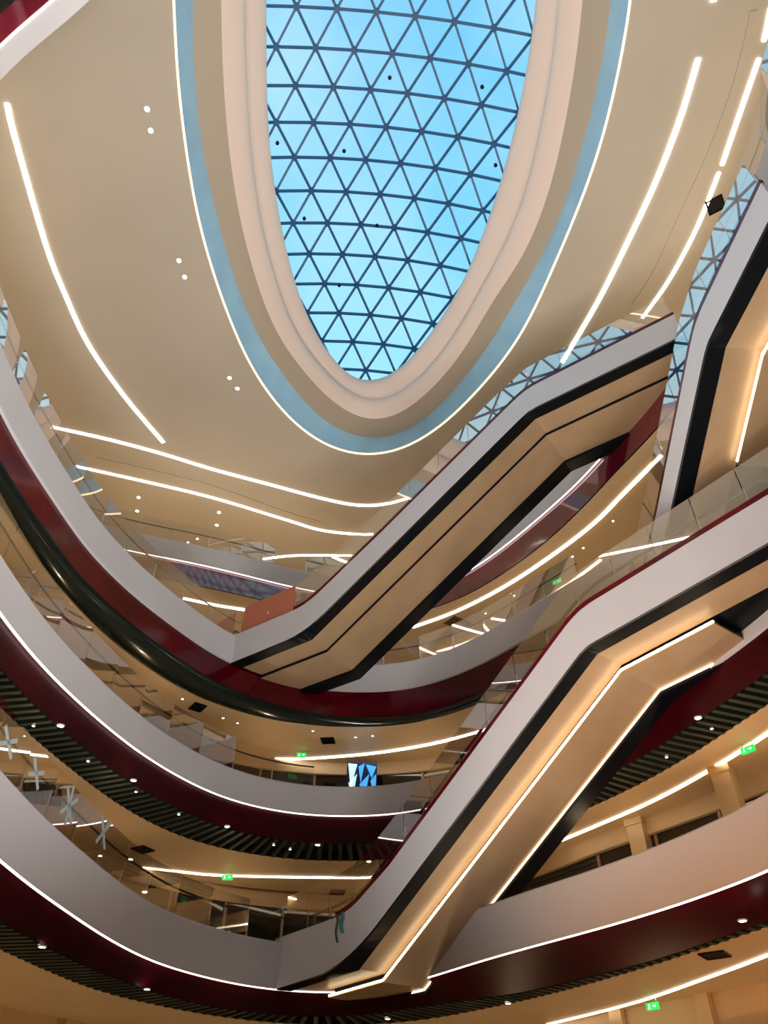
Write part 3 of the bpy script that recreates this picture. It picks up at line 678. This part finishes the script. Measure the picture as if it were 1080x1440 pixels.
for p, l in zip(C_LIGHTS, cl_): downlight((p[0], p[1], 4.27), l, 'spotlights among the lowest slats', .075)

def vent(p, a, w, d, label, m=VOID):
    """square black grille: frame and blades"""
    p = Vector(p); r = Matrix.Rotation(a, 3, 'Z'); x = r @ Vector((1, 0, 0)); y = r @ Vector((0, 1, 0))
    root = empty('ceiling_vent', p); thing(root, label, 'vent')
    box('backing', p - Vector((0, 0, .01)), x * w, y * d, (0, 0, .008), VOID, root)
    v = []; f = []
    for cx, cy, sx_, sy_ in ((-w, 0, .03, d + .03), (w, 0, .03, d + .03), (0, -d, w + .03, .03), (0, d, w + .03, .03)):
        k = len(v); v += boxv(p + x * cx + y * cy - Vector((0, 0, .02)), x * sx_, y * sy_, (0, 0, .02)); f += [tuple(k + q for q in ff) for ff in BOXF]
    fr = mesh('frame', v, f, m, root)
    for k in range(5):
        box('blade', p + y * (d * (k - 2) / 3) - Vector((0, 0, .02)), x * (w - .03), y * .02, (0, 0, .012), m, fr)
vent(VENTS[0], -.95, .27, .22, 'black square vent in the tan soffit left of the middle escalator foot', BLACK)
vent(VENTS[1], -.1, .24, .24, 'black square vent in the tan soffit below the middle escalator foot', BLACK)
vent(VENTB[0], -.5, .26, .26, 'black square vent in the lower left tan soffit', BLACK)
vent(VENTB[1], -1.25, .75, .5, 'large dark hatch in the soffit behind the tape crosses', GREENBLK)
vent(VENTC[0], 1.0, .26, .26, 'black square vent in the ceiling near the right frame edge', BLACK)
vent(VENTD[0], .95, .30, .26, 'black square vent in the lowest soffit at bottom right', BLACK)
vent(VENTZ[0], .6, .55, .35, 'grey brown louvre in the soffit right of the middle escalator', BRONZE)
def exit_sign(p, a, label):
    p = Vector(p); r = Matrix.Rotation(a, 3, 'Z'); x = r @ Vector((1, 0, 0)); y = r @ Vector((0, 1, 0))
    root = empty('exit_sign', p + Vector((0, 0, .22))); thing(root, label, 'sign', 'green exit signs')
    pn = box('panel', p, x * .19, y * .03, (0, 0, .085), GREEN, root)
    f_ = -y * .034                                        # running figure and arrow, facing the hall
    v = []; f = []
    for cx, cz, dx, dz, ln, w in ((-.13, .05, 0, 1, .022, .022), (-.13, .0, .3, 1, .04, .016), (-.16, -.05, -.6, -1, .035, .012), (-.10, -.05, .7, -1, .035, .012), (.08, 0, 1, 0, .07, .014), (.13, .02, .7, -.7, .035, .012), (.13, -.02, .7, .7, .035, .012)):
        d = (x * dx + Vector((0, 0, dz))).normalized(); s_ = d.cross(y); k = len(v)
        v += boxv(p + f_ + x * cx * .73 + Vector((0, 0, cz * .75)), d * ln * .75, s_ * w * .75, y * .003); f += [tuple(k + q for q in ff) for ff in BOXF]
    mesh('pictogram', v, f, SIGNW, pn)
    for sx_ in (-.13, .13): box('hanger', p + x * sx_ + Vector((0, 0, .14)), x * .008, y * .008, (0, 0, .06), STEEL, root)
exit_sign(EXITA[0], 0, 'green exit sign above the far shops at centre')
exit_sign(EXITB[0], 0, 'green exit sign below the light strip at lower left')
exit_sign(EXITB[1], -.9, 'green exit sign under the right soffit light strip at the frame edge')
exit_sign(EXITZ[0], -.7, 'green exit sign between the two soffit strips right of the middle escalator')
exit_sign(EXITC[0], -.8, 'green exit sign in the bottom right corner')
# glowing panel added as the skylight's reflection in the second gallery's shop glass
sc = empty('skylight_reflection', (-.9, 30.6, 10.8)); thing(sc, 'blue and pale shards standing in for the skylight reflected in far shop windows', 'reflection')
box('reflection_back', (-.9, 30.6, 12.2), (.62, 0, 0), (0, .04, 0), (0, 0, 1.4), REFLDARK, sc)
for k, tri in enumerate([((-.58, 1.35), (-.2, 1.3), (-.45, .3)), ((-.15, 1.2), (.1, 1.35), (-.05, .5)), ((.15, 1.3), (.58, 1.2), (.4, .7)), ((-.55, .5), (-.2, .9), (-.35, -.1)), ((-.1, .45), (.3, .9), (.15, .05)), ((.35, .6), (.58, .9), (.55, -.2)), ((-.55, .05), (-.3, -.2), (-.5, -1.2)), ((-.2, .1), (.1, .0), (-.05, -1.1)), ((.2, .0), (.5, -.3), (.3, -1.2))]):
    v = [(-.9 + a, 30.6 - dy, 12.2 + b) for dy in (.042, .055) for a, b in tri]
    mesh('shard', v, PF, REFLPALE if k % 3 == 0 else SCREEN, sc)  # pale and blue shards of the added skylight reflection
# a teal cloth and a dark strap hanging over the cladding edge of the long escalator
X = ESC['low']; q0 = X.at(3.75, -.02, 1.36)
rag = empty('hanging_cloth', q0); thing(rag, 'small teal cloth hanging over the white side of the long escalator near its foot', 'cloth')
def ribbon(name, u, w0, ln, m):
    rows = []
    for o in (-.02, -.032):
        for s_ in (0, 1): rows.append([X.at(u + w0 * s_ + .05 * math.sin(7 * t), o - .02 * math.sin(5 * t), 1.42 - ln * t) for t in np.linspace(0, 1, 8)])
    loft(name, [rows[0], rows[1], rows[3], rows[2]], m, rag, True, True, True)
ribbon('cloth', 3.72, .16, .55, mat('teal_cloth', (.06, .28, .26), .8)); ribbon('strap', 3.5, .10, .75, mat('grey_strap', (.08, .10, .08), .8))
# small sensor dots below the roof glass
for p in DOTS:
    p = Vector(p); v = [p + Vector((x, y, z)) for z in (-.06, .03) for x, y in circ(.075, 8)]
    mesh('sensor', v, hub_f, BLACK, dome)
# two square columns in the right-hand gallery
for (x, y), l in (((7.95, 24.5), 'tan square column beside dark shop windows, left of two'), ((9.35, 20.6), 'tan square column at right near the frame edge')):
    r = empty('column', (x, y, 5.85)); thing(r, l, 'column')
    rot = Matrix.Rotation(-.75, 3, 'Z'); ax = rot @ Vector((.26, 0, 0)); ay = rot @ Vector((0, .26, 0))
    box('shaft', (x, y, 7.42), ax, ay, (0, 0, 1.57), HOARD, r); box('base', (x, y, 5.95), ax * 1.15, ay * 1.15, (0, 0, .1), BRONZE, r); box('capital', (x, y, 8.9), ax * 1.15, ay * 1.15, (0, 0, .1), SOFFIT, r)
